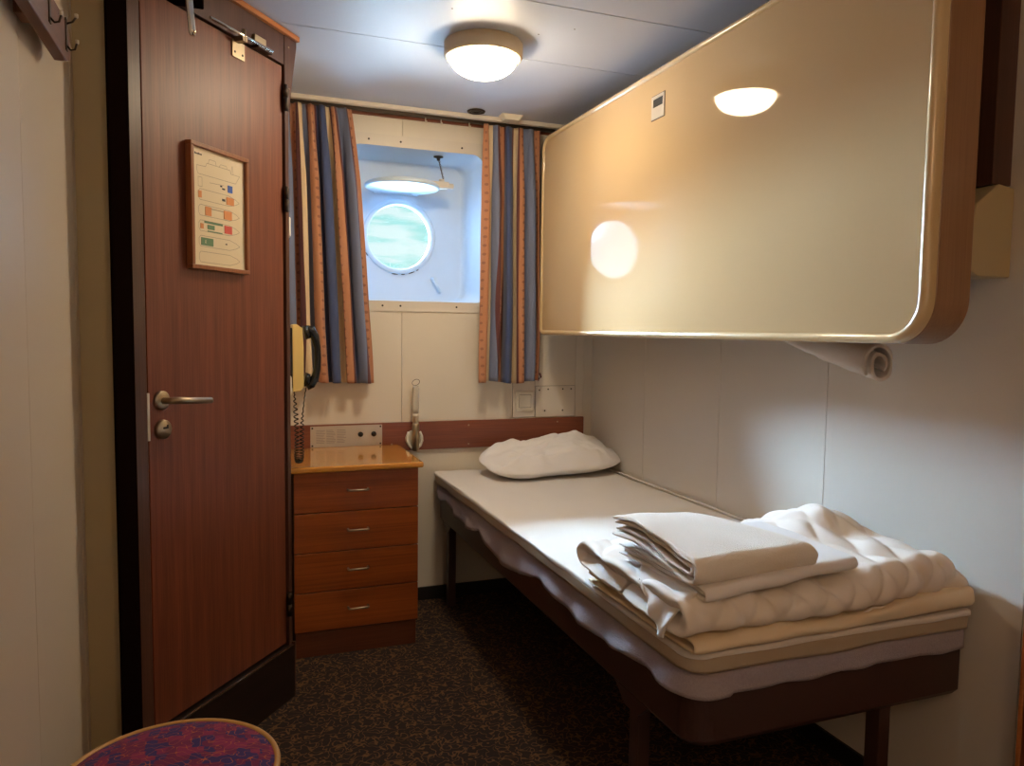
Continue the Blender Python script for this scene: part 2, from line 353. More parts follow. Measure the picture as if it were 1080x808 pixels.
# ------------------------------------------------------------------ window 1: recess, flange, porthole
win = bpy.data.objects.new('window_1', None); COL.objects.link(win); struct(win)
FX0, FX1, FZ0, FZ1 = .475, 1.085, 1.376, 2.047
YP = 3.545
bm = bmesh.new()       # flange with rounded opening
outer = rrect(FX0-.05, FX1+.05, FZ0-.046, FZ1+.05, .02, dense=16)
inner = rrect(FX0, FX1, FZ0, FZ1, [.055, .055, .03, .03], dense=16)
Of = [bm.verts.new((x, YB-.005, z)) for x, z in outer]; If = [bm.verts.new((x, YB-.005, z)) for x, z in inner]
Ob = [bm.verts.new((x, YB+.0, z)) for x, z in outer]
bridge(bm, Of, If); bridge(bm, Of, Ob)
obj('window_frame', bm, M_FLANGE, win)
bm = bmesh.new()       # recess liner
rings = []
for (y, ins, rr) in ((YB-.005, 0, None), (YB+.03, .002, .055), (YP-.05, .018, .06), (YP-.012, .022, .06), (YP, .036, .055)):
    pts = inner if rr is None else rrect(FX0+ins, FX1-ins, FZ0+ins*.4, FZ1-ins*.4, rr, dense=16)
    rings.append([bm.verts.new((x, y, z)) for x, z in pts])
for A, B in zip(rings[:-1], rings[1:]): bridge(bm, A, B, smooth=True)
# hull plate with round hole
PX, PZ, PR = .745, 1.688, .158
last = rings[-1]
def closest_ring(c, r_, y):
    return [bm.verts.new((c[0]+r_*math.cos(math.atan2(v.co.z-c[1], v.co.x-c[0])), y, c[1]+r_*math.sin(math.atan2(v.co.z-c[1], v.co.x-c[0])))) for v in last]
h1 = closest_ring((PX, PZ), PR+.03, YP); bridge(bm, last, h1)
h2 = closest_ring((PX, PZ), PR, YP); bridge(bm, h1, h2)
h3 = closest_ring((PX, PZ), PR, YP+.05); bridge(bm, h2, h3)
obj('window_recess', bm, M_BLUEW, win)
bm = bmesh.new()       # bezel ring
add_lathe(bm, [(PR-.006, YP+.03), (PR-.006, YP-.010), (PR-.001, YP-.014), (PR+.012, YP-.013), (PR+.017, YP-.008), (PR+.017, YP+.002)], (PX, 0, PZ), 'Y', 64)
for f in [f for f in bm.faces if len(f.verts) > 8]: bm.faces.remove(f)
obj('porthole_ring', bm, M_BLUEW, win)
bm = bmesh.new(); add_lathe(bm, [(PR-.004, YP+.012), (PR-.004, YP+.018)], (PX, 0, PZ), 'Y', 48); obj('glass', bm, M_PANE, win, fixn=True)
bm = bmesh.new()       # dark rubber marks on the rim
for a_, l_ in ((-70, .05), (-84, .03), (-97, .05), (-60, .02), (-150, .03)):
    t_ = math.radians(a_); c = Vector((PX+math.cos(t_)*(PR+.019), YP-.004, PZ+math.sin(t_)*(PR+.019)))
    d_ = Vector((-math.sin(t_), 0, math.cos(t_)))*l_*.3
    add_tube(bm, [c-d_, c, c+d_], [.0015, .003, .0015], 6)
obj('rim_mark', bm, M_CHAIN, win)
for (x, z, dx, dz) in ((.565, 1.815, -.03, .05), (.905, 1.50, .04, -.07)):   # swing-bolt lugs
    bm = bmesh.new(); add_tube(bm, [(x, YP-.004, z), (x+dx*.5, YP-.02, z+dz*.5), (x+dx, YP-.012, z+dz)], [.009, .008, .007], 8)
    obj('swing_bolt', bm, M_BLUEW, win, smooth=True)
bm = bmesh.new()
for x in (.56, .70, .98): add_lathe(bm, [(.0045, YB-.0065), (.0045, YB-.004)], (x, 0, FZ1+.024), 'Y', 10)
for x in (.62, .70, .96): add_lathe(bm, [(.0045, YB-.0065), (.0045, YB-.004)], (x, 0, FZ0-.022), 'Y', 10)
obj('screw', bm, M_SCREW, win)
# deadlight: round storm cover swung up and hung on a chain
bm = bmesh.new()
DC = Vector((.725, 3.385, 1.905))
add_lathe(bm, [(.0, .006), (.155, .004), (.166, -.004), (.168, -.014), (.160, -.020), (.150, -.014), (.0, -.012)], DC, 'Z', 48)
bm.verts.ensure_lookup_table()
add_box(bm, .62, .66, 3.52, 3.545, 1.885, 1.925); add_box(bm, .79, .83, 3.52, 3.545, 1.885, 1.925)
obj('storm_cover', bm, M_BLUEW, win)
bm = bmesh.new(); add_box(bm, .845, .93, 3.33, 3.37, 1.893, 1.922); add_tube(bm, [(.90, 3.35, 1.89), (.90, 3.35, 1.935)], .013, 12)
add_tube(bm, [(.925, 3.35, 1.907), (.955, 3.35, 1.907)], .012, 10)
obj('cover_lug', bm, M_FLANGE, win, bevel=.003)
bm = bmesh.new(); p0 = Vector((.893, 3.385, 2.036)); p1 = Vector((.912, 3.36, 1.932))
add_lathe(bm, [(.022, 0), (.022, -.004), (.009, -.007), (.007, -.018)], (p0.x, p0.y, 2.043), 'Z', 20)
nl = 11
for k in range(nl):
    c = p0.lerp(p1, (k+.5)/nl); dr_ = (p1-p0).normalized()*.0062; sd = Vector((1, 0, 0)) if k % 2 else Vector((0, 1, 0))
    loop = [c+dr_*math.cos(2*PI*j/8)+sd*.0035*math.sin(2*PI*j/8) for j in range(9)]
    add_tube(bm, loop, .0014, 5, caps=False)
obj('chain', bm, M_CHAIN, win)

# ------------------------------------------------------------------ door 1 on the diagonal (wet unit door)
HP = Vector((.160, 2.552, 0)); DD = Vector((.618, .786, 0)).normalized(); DN = Vector((DD.y, -DD.x, 0))
door = bpy.data.objects.new('door_1', None); COL.objects.link(door); struct(door)
door.matrix_world = Matrix((( DD.x, -DN.x, 0, HP.x), (DD.y, -DN.y, 0, HP.y), (0, 0, 1, 0), (0, 0, 0, 1)))
# local frame: x = along door (0 at hinges, negative towards latch), y = away from the viewer, z up
DW = .590
box('door_leaf', -DW, -.008, 0, .04, .192, 2.083, M_DOOR, door, .0015)
bm = bmesh.new()       # right stile, wider gusset at its top
prof = [(0, 0), (.018, 0), (.018, 1.93), (.066, 2.165), (.066, 2.198), (0, 2.198)]
A = [bm.verts.new((x, -.006, z)) for x, z in prof]; B = [bm.verts.new((x, .07, z)) for x, z in prof]
bm.faces.new(A); bm.faces.new(B); bridge(bm, A, B)
for z in (2.15, 2.02): add_lathe(bm, [(.003, -.0075), (.003, -.005)], (.022, 0, z), 'Y', 8, mi=1)
obj('door_stile', bm, [M_CASING, M_BRASS], door, .001)
bm = bmesh.new(); add_box(bm, -.64, 0, -.004, .05, 2.089, 2.182); obj('door_header', bm, M_CASING, door, .001)
bm = bmesh.new(); add_box(bm, -.64, .070, -.016, .05, 2.182, 2.198); obj('header_edge', bm, M_EDGEW, door, .001)
box('door_post', -.640, -DW-.006, -.004, .045, 0, 2.078, M_CASING, door, .003)
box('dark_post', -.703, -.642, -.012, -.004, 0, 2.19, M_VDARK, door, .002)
bm = bmesh.new(); add_box(bm, -.64, .012, -.018, .05, 0, .182); obj('door_sill', bm, M_SILL, door, .002)
box('sill_strip', -.64, .002, -.020, -.014, .180, .186, M_CHROME, door, .001)
box('kick_edge', .012, .018, -.018, .03, 0, .19, M_CASING, door, .001)
# closed dark space behind the leaf
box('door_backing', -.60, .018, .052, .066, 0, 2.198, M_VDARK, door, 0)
for z in (1.985, 1.664, .325):
    bm = bmesh.new(); add_tube(bm, [(-.004, -.010, z-.04), (-.004, -.010, z-.001)], .0085, 12); add_tube(bm, [(-.004, -.010, z+.001), (-.004, -.010, z+.04)], .0085, 12)
    add_box(bm, -.006, .018, -.008, .0, z-.038, z+.038)
    obj('hinge', bm, M_STEEL, door)
box('strike_plate', -DW-.009, -DW-.001, -.006, .01, .958, 1.080, M_FLANGE, door, .001)
# lever handle
bm = bmesh.new(); HX, HZ = -.548, 1.058
add_lathe(bm, [(.0, -.010), (.022, -.010), (.025, -.007), (.025, 0)], (HX, 0, HZ), 'Y', 32)
add_tube(bm, [(HX, -.008, HZ), (HX, -.03, HZ), (HX, -.042, HZ+.001), (HX+.012, -.052, HZ+.001), (HX+.04, -.056, HZ-.002), (HX+.122, -.056, HZ-.008)], [.009, .009, .009, .0092, .0092, .0085], 14)
obj('door_handle', bm, M_BRASS, door)
bm = bmesh.new(); add_lathe(bm, [(.0, -.013), (.021, -.013), (.025, -.009), (.026, 0)], (HX+.002, 0, .982), 'Y', 32)
lk = obj('lock', bm, M_BRASS, door)
bm = bmesh.new(); add_box(bm, HX-.006, HX+.010, -.0145, -.012, .984, .989); add_box(bm, HX+.006, HX+.010, -.0145, -.012, .984, .994); obj('keyhole', bm, M_DARK, lk)
# surface bolt assembly at the top
bm = bmesh.new(); add_tube(bm, [(-.375, -.030, 2.086), (-.098, -.030, 2.094)], .0045, 10); obj('stay_rod', bm, M_CHROME, door)
bm = bmesh.new(); add_box(bm, -.250, -.196, -.004, 0, 2.032, 2.080); add_box(bm, -.242, -.222, -.034, 0, 2.074, 2.088)
add_tube(bm, [(-.232, -.030, 2.072), (-.232, -.030, 2.108)], .006, 10)
sb = obj('stay_bracket', bm, M_BRASS, door)
bm = bmesh.new()
for x in (-.240, -.206): add_lathe(bm, [(.0035, -.0052), (.0035, -.0035)], (x, 0, 2.046), 'Y', 8)
obj('screw', bm, M_DARK, sb)
box('stay_catch', -.160, -.105, -.014, -.002, 2.100, 2.126, M_BRASS, door, .002)
box('stay_socket', -.165, -.095, -.030, -.004, 2.084, 2.093, M_STEEL, door, .002)

# dark beam over the latch side of the door, with a chrome arm hanging from it
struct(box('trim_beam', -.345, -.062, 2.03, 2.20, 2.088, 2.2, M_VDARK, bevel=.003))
t = thing('door_closer_arm', 'chrome rod hanging from the dark beam above the wooden door', 'door closer')
bm = bmesh.new(); add_tube(bm, [(-.094, 1.99, 2.14), (-.089, 1.99, 2.03), (-.083, 1.99, 1.955), (-.082, 1.99, 1.945)], [.0085, .0085, .0085, .006], 14); obj('rod', bm, M_CHROME, t)
box('rod_mount', -.115, -.075, 1.975, 2.03, 2.12, 2.2, M_VDARK, t, .003)
base_at(t, (-.095, 2.0, 2.13))

# framed deck plan hanging on the door
t = thing('framed_deck_plan', 'small wood-framed ship deck plan hanging on the mahogany door', 'picture')
t.matrix_world = door.matrix_world @ Matrix.Translation((-.325, -.001, 1.577))
fw, fh, b_ = .121, .170, .012
bm = bmesh.new()
for (x0, x1, z0, z1) in ((-fw, fw, fh-b_, fh), (-fw, fw, -fh, -fh+b_), (-fw, -fw+b_, -fh+b_, fh-b_), (fw-b_, fw, -fh+b_, fh-b_)): add_box(bm, x0, x1, -.020, 0, z0, z1)
obj('frame', bm, M_PFRAME, t, .002)
bm = bmesh.new(); add_box(bm, -fw+b_, fw-b_, -.010, 0, -fh+b_, fh-b_, 0)
PYL = -.0112
def pq(x0, x1, z0, z1, mi): add_box(bm, x0, x1, PYL, -.0099, z0, z1, mi)
def pline(pts, mi=1, w=.0006, close=True):
    n_ = len(pts)
    for i in range(n_ if close else n_-1):
        a = Vector((pts[i][0], 0, pts[i][1])); c = Vector((pts[(i+1) % n_][0], 0, pts[(i+1) % n_][1])); d_ = (c-a)
        if d_.length < 1e-6: continue
        d_.normalize(); s_ = Vector((-d_.z, 0, d_.x))*w
        vs = [bm.verts.new((p.x, PYL, p.z)) for p in (a+s_, c+s_, c-s_, a-s_)]
        f = bm.faces.new(vs); f.material_index = mi
def hull(z, h, x0=-.085, x1=.085): return [(x0+.006, z-h), (x0, z-h*.5), (x0, z+h*.5), (x0+.006, z+h), (x1-.045, z+h), (x1-.015, z+h*.5), (x1, z), (x1-.015, z-h*.5), (x1-.045, z-h)]
for k in range(6): pq(-.096+k*.0048, -.0935+k*.0048, .139, .144 if k in (0,3) else .1425, 3)           # small illegible heading
pline([(-.09, .098), (-.085, .088), (.07, .088), (.088, .112), (.05, .112), (.046, .122), (-.05, .122), (-.055, .112), (-.09, .11)])
pline([(-.045, .122), (-.04, .134), (-.015, .134), (-.012, .122)], close=False); pline([(.0, .122), (.006, .130), (.03, .130), (.034, .122)], close=False); pline([(.05, .112), (.056, .136), (.06, .112)], close=False)
pline([(-.085, .08), (-.085, .055), (-.07, .055), (-.07, .08)]); pline([(-.04, .071), (.02, .074)], close=False)
pq(.036, .056, .058, .078, 4); pq(.005, .012, .068, .072, 3); pq(.013, .024, .062, .066, 3)
for z in (.034, -.008, -.05, -.092, -.135): pline(hull(z, .0145))
pq(-.085, -.072, .025, .043, 5); pq(.030, .062, .023, .044, 5); pq(.012, .024, .03, .036, 3)
pq(-.058, -.034, -.02, .004, 5); pq(.018, .052, -.02, .004, 5); pq(-.034, .016, -.001, .001, 1)
pq(-.062, .012, -.0415, -.036, 7); pq(-.050, .010, -.064, -.061, 7); pq(-.05, -.022, -.057, -.045, 7); pq(.020, .052, -.060, -.038, 6)
pq(-.078, -.066, -.058, -.044, 5)
pq(-.076, -.028, -.103, -.082, 7); pq(-.062, -.056, -.097, -.088, 0); pq(.024, .030, -.092, -.089, 3)
obj('print', bm, [M_PAPER, M_INK, M_INK, M_INKD, M_PBLUE, M_PORG, M_PRED, M_PGRN], t)

# ------------------------------------------------------------------ curtain rail and curtains
t = thing('curtain_rail', 'long pale double curtain rail fixed to the ceiling over the porthole window', 'curtain rail')
box('rail_track', .176, 1.63, 3.205, 3.232, ZC-.018, ZC, M_FLANGE, t, .002)
box('inner_track', .176, 1.63, 3.245, 3.268, ZC-.026, ZC, M_STEEL, t, .002)
box('rail_trim', .176, 1.63, 3.290, 3.303, ZC-.030, ZC, M_TRIM, t, .002)
for x in (.80, .87, 1.0):
    bm = bmesh.new(); add_tube(bm, [(x, 3.255, ZC-.024), (x, 3.255, ZC-.042), (x+.003, 3.249, ZC-.048), (x+.003, 3.246, ZC-.04)], .0024, 8); obj('runner_hook', bm, M_WHITEP, t)
base_at(t, (.9, 3.24, ZC-.02))

def curtain(name, label, xt, xb, ztop, zbot, nf, seed, phase, rep, hem):
    rnd = random.Random(seed); NU, NV = 320, 60
    offs = [rnd.uniform(-.35, .35) for _ in range(nf*2+3)]; amps = [rnd.uniform(.55, 1.15) for _ in range(nf*2+3)]
    bm = bmesh.new(); uvl = bm.loops.layers.uv.new('UVMap'); g = []
    for j in range(NV+1):
        v = j/NV; z = ztop+(zbot-ztop)*v; row = []
        x0 = xt[0]+(xb[0]-xt[0])*v**.8; x1 = xt[1]+(xb[1]-xt[1])*v**.8
        for i in range(NU+1):
            u = i/NU; k = u*nf*2; ki = int(k); fr_ = k-ki
            am = amps[ki]*(1-fr_)+amps[ki+1]*fr_; of = offs[ki]*(1-fr_)+offs[ki+1]*fr_
            th = k*PI+of*(1.0+.8*v)+phase+N((u*3, v*2.2, seed+5), 1)*1.3*v
            A_ = (.012+.024*min(1, v*3.5))*am*(1+.35*N((u*4, v*2.4, seed+3), 1))
            x = x0+(x1-x0)*u+math.sin(2*th)*.010*min(1, v*4)+math.sin(u*61+seed)*.002*(1-v)+N((u*7, v*2.0, seed), 1)*.006*v
            y = 3.238-A_*(1.25-1.9*abs(math.cos(th/2))**1.6)-A_*.2*math.sin(2.3*th+seed)+N((u*5, v*1.5, seed+9), 1)*.012*v
            zz = z+(hem(u)*v)+N((u*14, 0, seed), 1)*.004*v
            row.append(bm.verts.new((x, min(y, 3.278), zz)))
        g.append(row)
    for j in range(NV):
        for i in range(NU):
            f = bm.faces.new((g[j][i], g[j][i+1], g[j+1][i+1], g[j+1][i])); f.smooth = True
            for lp, (uu, vv) in zip(f.loops, ((i, j), (i+1, j), (i+1, j+1), (i, j+1))): lp[uvl].uv = (uu/NU*rep+phase*.1, vv/NV)
    o = obj(name, bm, M_CURT); s_ = o.modifiers.new('thick', 'SOLIDIFY'); s_.thickness = .0016
    return tag(o, label, 'curtain', 'striped window curtains')
c1 = curtain('curtain', 'striped curtain left of the porthole, hanging above the chest of drawers', (.19, .475), (.20, .566), ZC-.03, 1.018, 6, 3, .3, 1.25, lambda u: .012*(1-u)-.004)
c2 = curtain('curtain', 'striped curtain right of the porthole, hanging beside the upper bunk', (1.062, 1.335), (1.050, 1.352), ZC-.03, 1.012, 5, 11, 2.2, 1.1, lambda u: .006*math.sin(u*9))
bm = bmesh.new(); add_tube(bm, [(1.35, 3.28, 1.18), (1.358, 3.275, 1.10), (1.352, 3.272, 1.045), (1.362, 3.27, 1.02), (1.372, 3.27, 1.03), (1.366, 3.27, 1.05)], .0045, 8)
obj('tie_cord', bm, mat('burgundy_cord', rgb(96, 48, 46), .9), c2, smooth=True)

# ------------------------------------------------------------------ chest of drawers
t = thing('chest_of_drawers', 'orange-brown four-drawer wooden chest standing between the door and bed', 'chest of drawers')
CX0, CX1, CY0, CY1 = .203, .674, 2.835, 3.285
bm = bmesh.new(); add_box(bm, CX0, CX1, CY0+.018, CY1, .095, .712); obj('carcass', bm, M_CHESTD, t, .001)
bm = bmesh.new(); add_box(bm, CX0+.004, CX1-.006, CY0+.008, CY1, 0, .095); obj('plinth', bm, M_CHESTD, t, .001)
bm = bmesh.new(); add_box(bm, CX0-.016, CX1+.018, CY0-.020, CY1, .712, .734); obj('chest_top', bm, M_TOP, t, .007, seg=4)
zs = [.711, .556, .404, .2515, .099]
for i in range(4):
    z1, z0 = zs[i], zs[i+1]
    dr = box('drawer', CX0, CX1, CY0, CY0+.018, z0+.002, z1-.002, M_CHEST, t, .0015)
    bm = bmesh.new(); xc = (CX0+CX1)/2; zc = (z0+z1)/2+.006
    add_tube(bm, [(xc-.038, CY0, zc), (xc-.038, CY0-.018, zc), (xc-.034, CY0-.024, zc), (xc+.034, CY0-.024, zc), (xc+.038, CY0-.018, zc), (xc+.038, CY0, zc)], .0042, 10)
    obj('handle', bm, M_BRASS, dr)
base_at(t, (.44, 3.06, 0))

# ------------------------------------------------------------------ wall telephone
t = thing('telephone', 'black and cream wall telephone with a curly cord, above the wooden chest', 'telephone')
PY = 2.80
box('back_plate', .172, .200, PY-.002, PY+.098, 1.03, 1.25, M_BLACKP, t, .004)
bm = bmesh.new()
pr = [(.200, 1.018), (.200, 1.262), (.213, 1.264), (.235, 1.250), (.239, 1.180), (.239, 1.035), (.228, 1.020)]
A = [bm.verts.new((x, PY-.002, z)) for x, z in pr]; B = [bm.verts.new((x, PY+.098, z)) for x, z in pr]
bm.faces.new(A); bm.faces.new(B); bridge(bm, A, B); obj('body', bm, M_CREAMP, t, .003)
bm = bmesh.new(); yc = PY+.048
add_tube(bm, [(.244, yc, 1.232), (.262, yc, 1.236)], [.027, .024], 20); add_tube(bm, [(.244, yc, 1.060), (.262, yc, 1.056)], [.027, .024], 20)
add_tube(bm, [(.256, yc, 1.242), (.270, yc, 1.240), (.284, yc, 1.218), (.292, yc, 1.18), (.294, yc, 1.14), (.292, yc, 1.10), (.284, yc, 1.068), (.268, yc, 1.042), (.252, yc, 1.036)],
         [.019, .019, .016, .0125, .012, .0125, .015, .018, .018], 16)
hs = obj('handset', bm, M_BLACKP, t)
bm = bmesh.new(); pts = []; nt_ = 46
def cpath(s):   # centre line: down from body, loop, up to handset
    P_ = [Vector((.206, PY+.02, 1.018)), Vector((.212, PY+.02, .92)), Vector((.214, PY+.015, .83)), Vector((.212, PY+.01, .775)), Vector((.220, PY+.005, .757)), Vector((.230, PY+.01, .775)), Vector((.231, PY+.02, .84)), Vector((.236, PY+.03, .93)), Vector((.250, PY+.045, 1.03))]
    k = s*(len(P_)-1); i = min(int(k), len(P_)-2); f = k-i
    p0, p1, p2, p3 = P_[max(i-1, 0)], P_[i], P_[i+1], P_[min(i+2, len(P_)-1)]
    return .5*((2*p1)+(p2-p0)*f+(2*p0-5*p1+4*p2-p3)*f*f+(3*p1-p0-3*p2+p3)*f**3)
for i in range(nt_*12+1):
    s_ = i/(nt_*12); rr = .0075*min(1, s_*10)*(1 if s_ < .80 else max(.12, 1-(s_-.80)*9)); a_ = 2*PI*i/12
    pts.append(cpath(s_)+Vector((math.cos(a_)*rr, math.sin(a_)*rr, 0)))
add_tube(bm, pts, .0022, 5); obj('cord', bm, M_BLACKP, t)
base_at(t, (.175, PY+.05, 1.02))
for (z, nm) in ((1.60, 'white wall bracket peeping past the door hinge, beside the curtain'), (1.045, 'white wall socket half hidden behind the black telephone plate')):
    y = 2.72
    bm = bmesh.new(); add_box(bm, .172, .192, y, y+.05, z-.035, z+.035); tag(obj('wall_socket', bm, M_WHITEP, bevel=.006), nm, 'socket')

# ------------------------------------------------------------------ metal outlet panel on the board
t = thing('outlet_panel', 'satin metal panel with printed notes and two round black sockets', 'panel')
bm = bmesh.new(); add_box(bm, .306, .616, YB-.0205, YB-.016, .7345, .826)
for (x0, x1) in ((.330, .368), (.373, .413), (.418, .458)):
    for k in range(9): add_box(bm, x0, x1-random.uniform(0, .012), YB-.0208, YB-.0204, .752+k*.0068, .7545+k*.0068, 1)
obj('plate', bm, [M_PLATE, M_PRINT], t, .0006)
for x in (.520, .578):
    bm = bmesh.new(); add_lathe(bm, [(0, YB-.030), (.009, YB-.030), (.0115, YB-.027), (.0115, YB-.0205)], (x, 0, .786), 'Y', 24); obj('round_socket', bm, M_BLACKP, t)
for x in (.314, .608):
    for z in (.742, .818):
        bm = bmesh.new(); add_lathe(bm, [(0, YB-.0225), (.0035, YB-.0222), (.004, YB-.0205)], (x, 0, z), 'Y', 12); obj('screw', bm, M_SCREW, t)
base_at(t, (.46, YB-.016, .73))

# ------------------------------------------------------------------ torch in a round wall holder
t = thing('wall_holder', 'round white holder screwed to the brown board, gripping a slim torch', 'holder')
bm = bmesh.new(); add_lathe(bm, [(0, YB-.024), (.034, YB-.024), (.039, YB-.021), (.039, YB-.016)], (.760, 0, .757), 'Y', 36); obj('disc', bm, M_WHITEP, t)
bm = bmesh.new()
for s_ in (-1, 1):
    add_tube(bm, [(.760+s_*.026, YB-.024, .788), (.760+s_*.033, YB-.034, .770), (.760+s_*.034, YB-.038, .750), (.760+s_*.026, YB-.040, .729), (.760+s_*.012, YB-.036, .716)], .006, 8)
obj('clip_arm', bm, M_WHITEP, t)
base_at(t, (.76, YB-.016, .757))
t = thing('torch', 'slim white torch with frosted tube and top loop, upright in the round holder', 'torch')
TY = YB-.046
bm = bmesh.new(); add_lathe(bm, [(0, .705), (.012, .705), (.0155, .709), (.0160, .79), (.0165, .80), (.0165, .825), (.013, .83), (0, .83)], (.762, TY, 0), 'Z', 24); obj('body', bm, M_BRASS, t)
bm = bmesh.new(); add_lathe(bm, [(0, .829), (.013, .829), (.013, .862), (.0145, .864), (.0145, .872), (.012, .874), (0, .874)], (.762, TY, 0), 'Z', 24); obj('collar', bm, M_WHITEP, t)
bm = bmesh.new(); add_lathe(bm, [(0, .873), (.012, .873), (.0145, .90), (.0155, .985), (.012, .997), (0, 1.0)], (.762, TY, 0), 'Z', 24); obj('frosted_tube', bm, M_TUBE, t, smooth=True)
bm = bmesh.new(); add_tube(bm, [(.762+.017*math.cos(k*PI/12), TY+.004*math.sin(k*PI/12), 1.014+.013*math.sin(k*PI/12)+.004*math.cos(k*PI/12)) for k in range(25)], .0012, 6, caps=False); obj('loop', bm, M_STEEL, t)
base_at(t, (.762, TY, .705))

# ------------------------------------------------------------------ switch and blank plate
t = thing('light_switch', 'square cream rocker switch on the wall just above the pillow end', 'switch')
box('backing_plate', 1.243, 1.354, YB-.003, YB, .838, 1.03, M_FLANGE, t, .001); box('edge_shadow', 1.241, 1.356, YB-.001, YB, .836, 1.032, M_GAPSHADE, t, 0)  # slightly larger dark backing drawn as the plate's edge shadow
box('switch_frame', 1.256, 1.346, YB-.014, YB-.003, .868, .962, M_CREAMP if False else M_WHITEP, t, .005)
bm = bmesh.new(); add_box(bm, 1.272, 1.330, YB-.0165, YB-.014, .886, .945); obj('rocker', bm, M_WHITEP, t, .002)
bm = bmesh.new()
for (x0, x1, z0, z1) in ((1.2705, 1.3315, .9445, .9465), (1.2705, 1.3315, .8845, .8862), (1.2703, 1.2720, .8845, .9465), (1.3300, 1.3317, .8845, .9465)): add_box(bm, x0, x1, YB-.0148, YB-.0139, z0, z1)
obj('rocker_gap', bm, M_GAPSHADE, t)
base_at(t, (1.3, YB, .87))
t = thing('blank_plate', 'blank cream cover plate with small screws, right of the light switch', 'plate')
box('plate', 1.360, 1.566, YB-.004, YB, .836, .985, M_FLANGE, t, .0008); box('edge_shadow', 1.3585, 1.5675, YB-.001, YB, .8345, .9865, M_GAPSHADE, t, 0)  # dark outline behind the plate stands in for its edge shadow
for (x, z) in ((1.378, .966), (1.424, .970), (1.502, .970), (1.546, .970), (1.408, .866), (1.502, .866)):
    bm = bmesh.new(); add_lathe(bm, [(0, YB-.0058), (.0035, YB-.0055), (.004, YB-.004)], (x, 0, z), 'Y', 12); obj('screw', bm, M_SCREW, t)
base_at(t, (1.46, YB, .836))

# ------------------------------------------------------------------ ceiling fittings
t = thing('ceiling_lamp', 'round flush ceiling lamp with a glowing frosted dome and beige ring', 'lamp')
LX, LY = .792, 2.425
bm = bmesh.new(); add_lathe(bm, [(.0, ZC), (.128, ZC), (.131, ZC-.004), (.131, ZC-.040), (.126, ZC-.048), (.118, ZC-.050), (.113, ZC-.046), (.0, ZC-.044)], (LX, LY, 0), 'Z', 64); obj('lamp_ring', bm, M_RING, t)
bm = bmesh.new(); pr = [(.1125, ZC-.046)]+[(.112*math.cos(k*PI/2/14), ZC-.048-.062*math.sin(k*PI/2/14)) for k in range(14)]+[(0, ZC-.110)]
add_lathe(bm, pr, (LX, LY, 0), 'Z', 64); obj('lamp_shade', bm, M_GLASSDOME, t, smooth=True)
base_at(t, (LX, LY, ZC))
t = thing('ceiling_vent', 'small round grille set flush in the ceiling near the curtain rail', 'vent')
bm = bmesh.new(); add_lathe(bm, [(.036, ZC), (.040, ZC-.002), (.038, ZC-.006), (.030, ZC-.006), (.028, ZC-.002), (.024, ZC-.002), (.022, ZC-.006), (.016, ZC-.006), (.014, ZC-.002), (.0, ZC-.002)], (1.0, 3.155, 0), 'Z', 36); obj('grille', bm, M_STEEL, t)
base_at(t, (1.0, 3.155, ZC))
t = thing('smoke_detector', 'boxy white ceiling detector just above the right-hand striped curtain', 'detector')
bm = bmesh.new(); pts0 = rrect(1.115, 1.215, 3.135, 3.20, .008, 3); pts1 = rrect(1.13, 1.20, 3.145, 3.19, .008, 3)
A = [bm.verts.new((x, y, ZC)) for x, y in pts0]; B = [bm.verts.new((x, y, ZC-.022)) for x, y in pts1]; bridge(bm, A, B); bm.faces.new(B); bm.faces.new(A); obj('housing', bm, M_WHITEP, t)
base_at(t, (1.165, 3.17, ZC))

# ------------------------------------------------------------------ bed
t = thing('bed_frame', 'dark brown low bed frame with square legs along the right wall', 'bed')
BX0, BX1, BY0, BY1 = .880, 1.650, 1.262, 3.285
def rail_profile():   # outline of frame in plan with rounded near corner
    return rrect(BX0, BX1, BY0, BY1, [.01, .02, .055, .01], 8)
bm = bmesh.new()
pf = rail_profile(); cx_, cy_ = (BX0+BX1)/2, (BY0+BY1)/2
def ins(p, d_): return (p[0]-d_ if p[0] > cx_ else p[0]+d_, p[1]-d_ if p[1] > cy_ else p[1]+d_)
r0 = [bm.verts.new((x, y, .502)) for x, y in pf]; r1 = [bm.verts.new((x, y, .392)) for x, y in pf]
r1b = [bm.verts.new((*ins(p, .008), .380)) for p in pf]
r2 = [bm.verts.new((*ins(p, .022), .380)) for p in pf]; r3 = [bm.verts.new((*ins(p, .022), .494)) for p in pf]
bridge(bm, r0, r1, smooth=False); bridge(bm, r1, r1b); bridge(bm, r1b, r2); bridge(bm, r2, r3); bm.faces.new(r3); r3t = [bm.verts.new((*ins(p, .02), .502)) for p in pf]; bridge(bm, r0, r3t); bridge(bm, r3t, r3)
obj('rail', bm, M_BEDF, t)
for (x, y, gx, gy) in ((.895, 1.50, 0, 1), (.895, 3.17, 0, 1), (1.41, 1.275, 1, 0), (1.615, 3.20, 0, 1)):
    bm = bmesh.new(); add_box(bm, x, x+.034, y, y+.042, 0, .40); obj('leg', bm, M_BEDF, t, .003)
for (y0, y1) in ((1.44, 1.60), (3.10, 3.24)):
    bm = bmesh.new(); prf = [(y0, .385), (y0+.045, .345), (y1-.055, .345), (y1, .385)]
    A = [bm.verts.new((BX0+.003, y, z)) for y, z in prf]; B = [bm.verts.new((BX0+.016, y, z)) for y, z in prf]; bm.faces.new(A); bm.faces.new(B); bridge(bm, A, B); obj('leg_gusset', bm, M_BEDF, t)
base_at(t, (1.26, 2.27, 0))

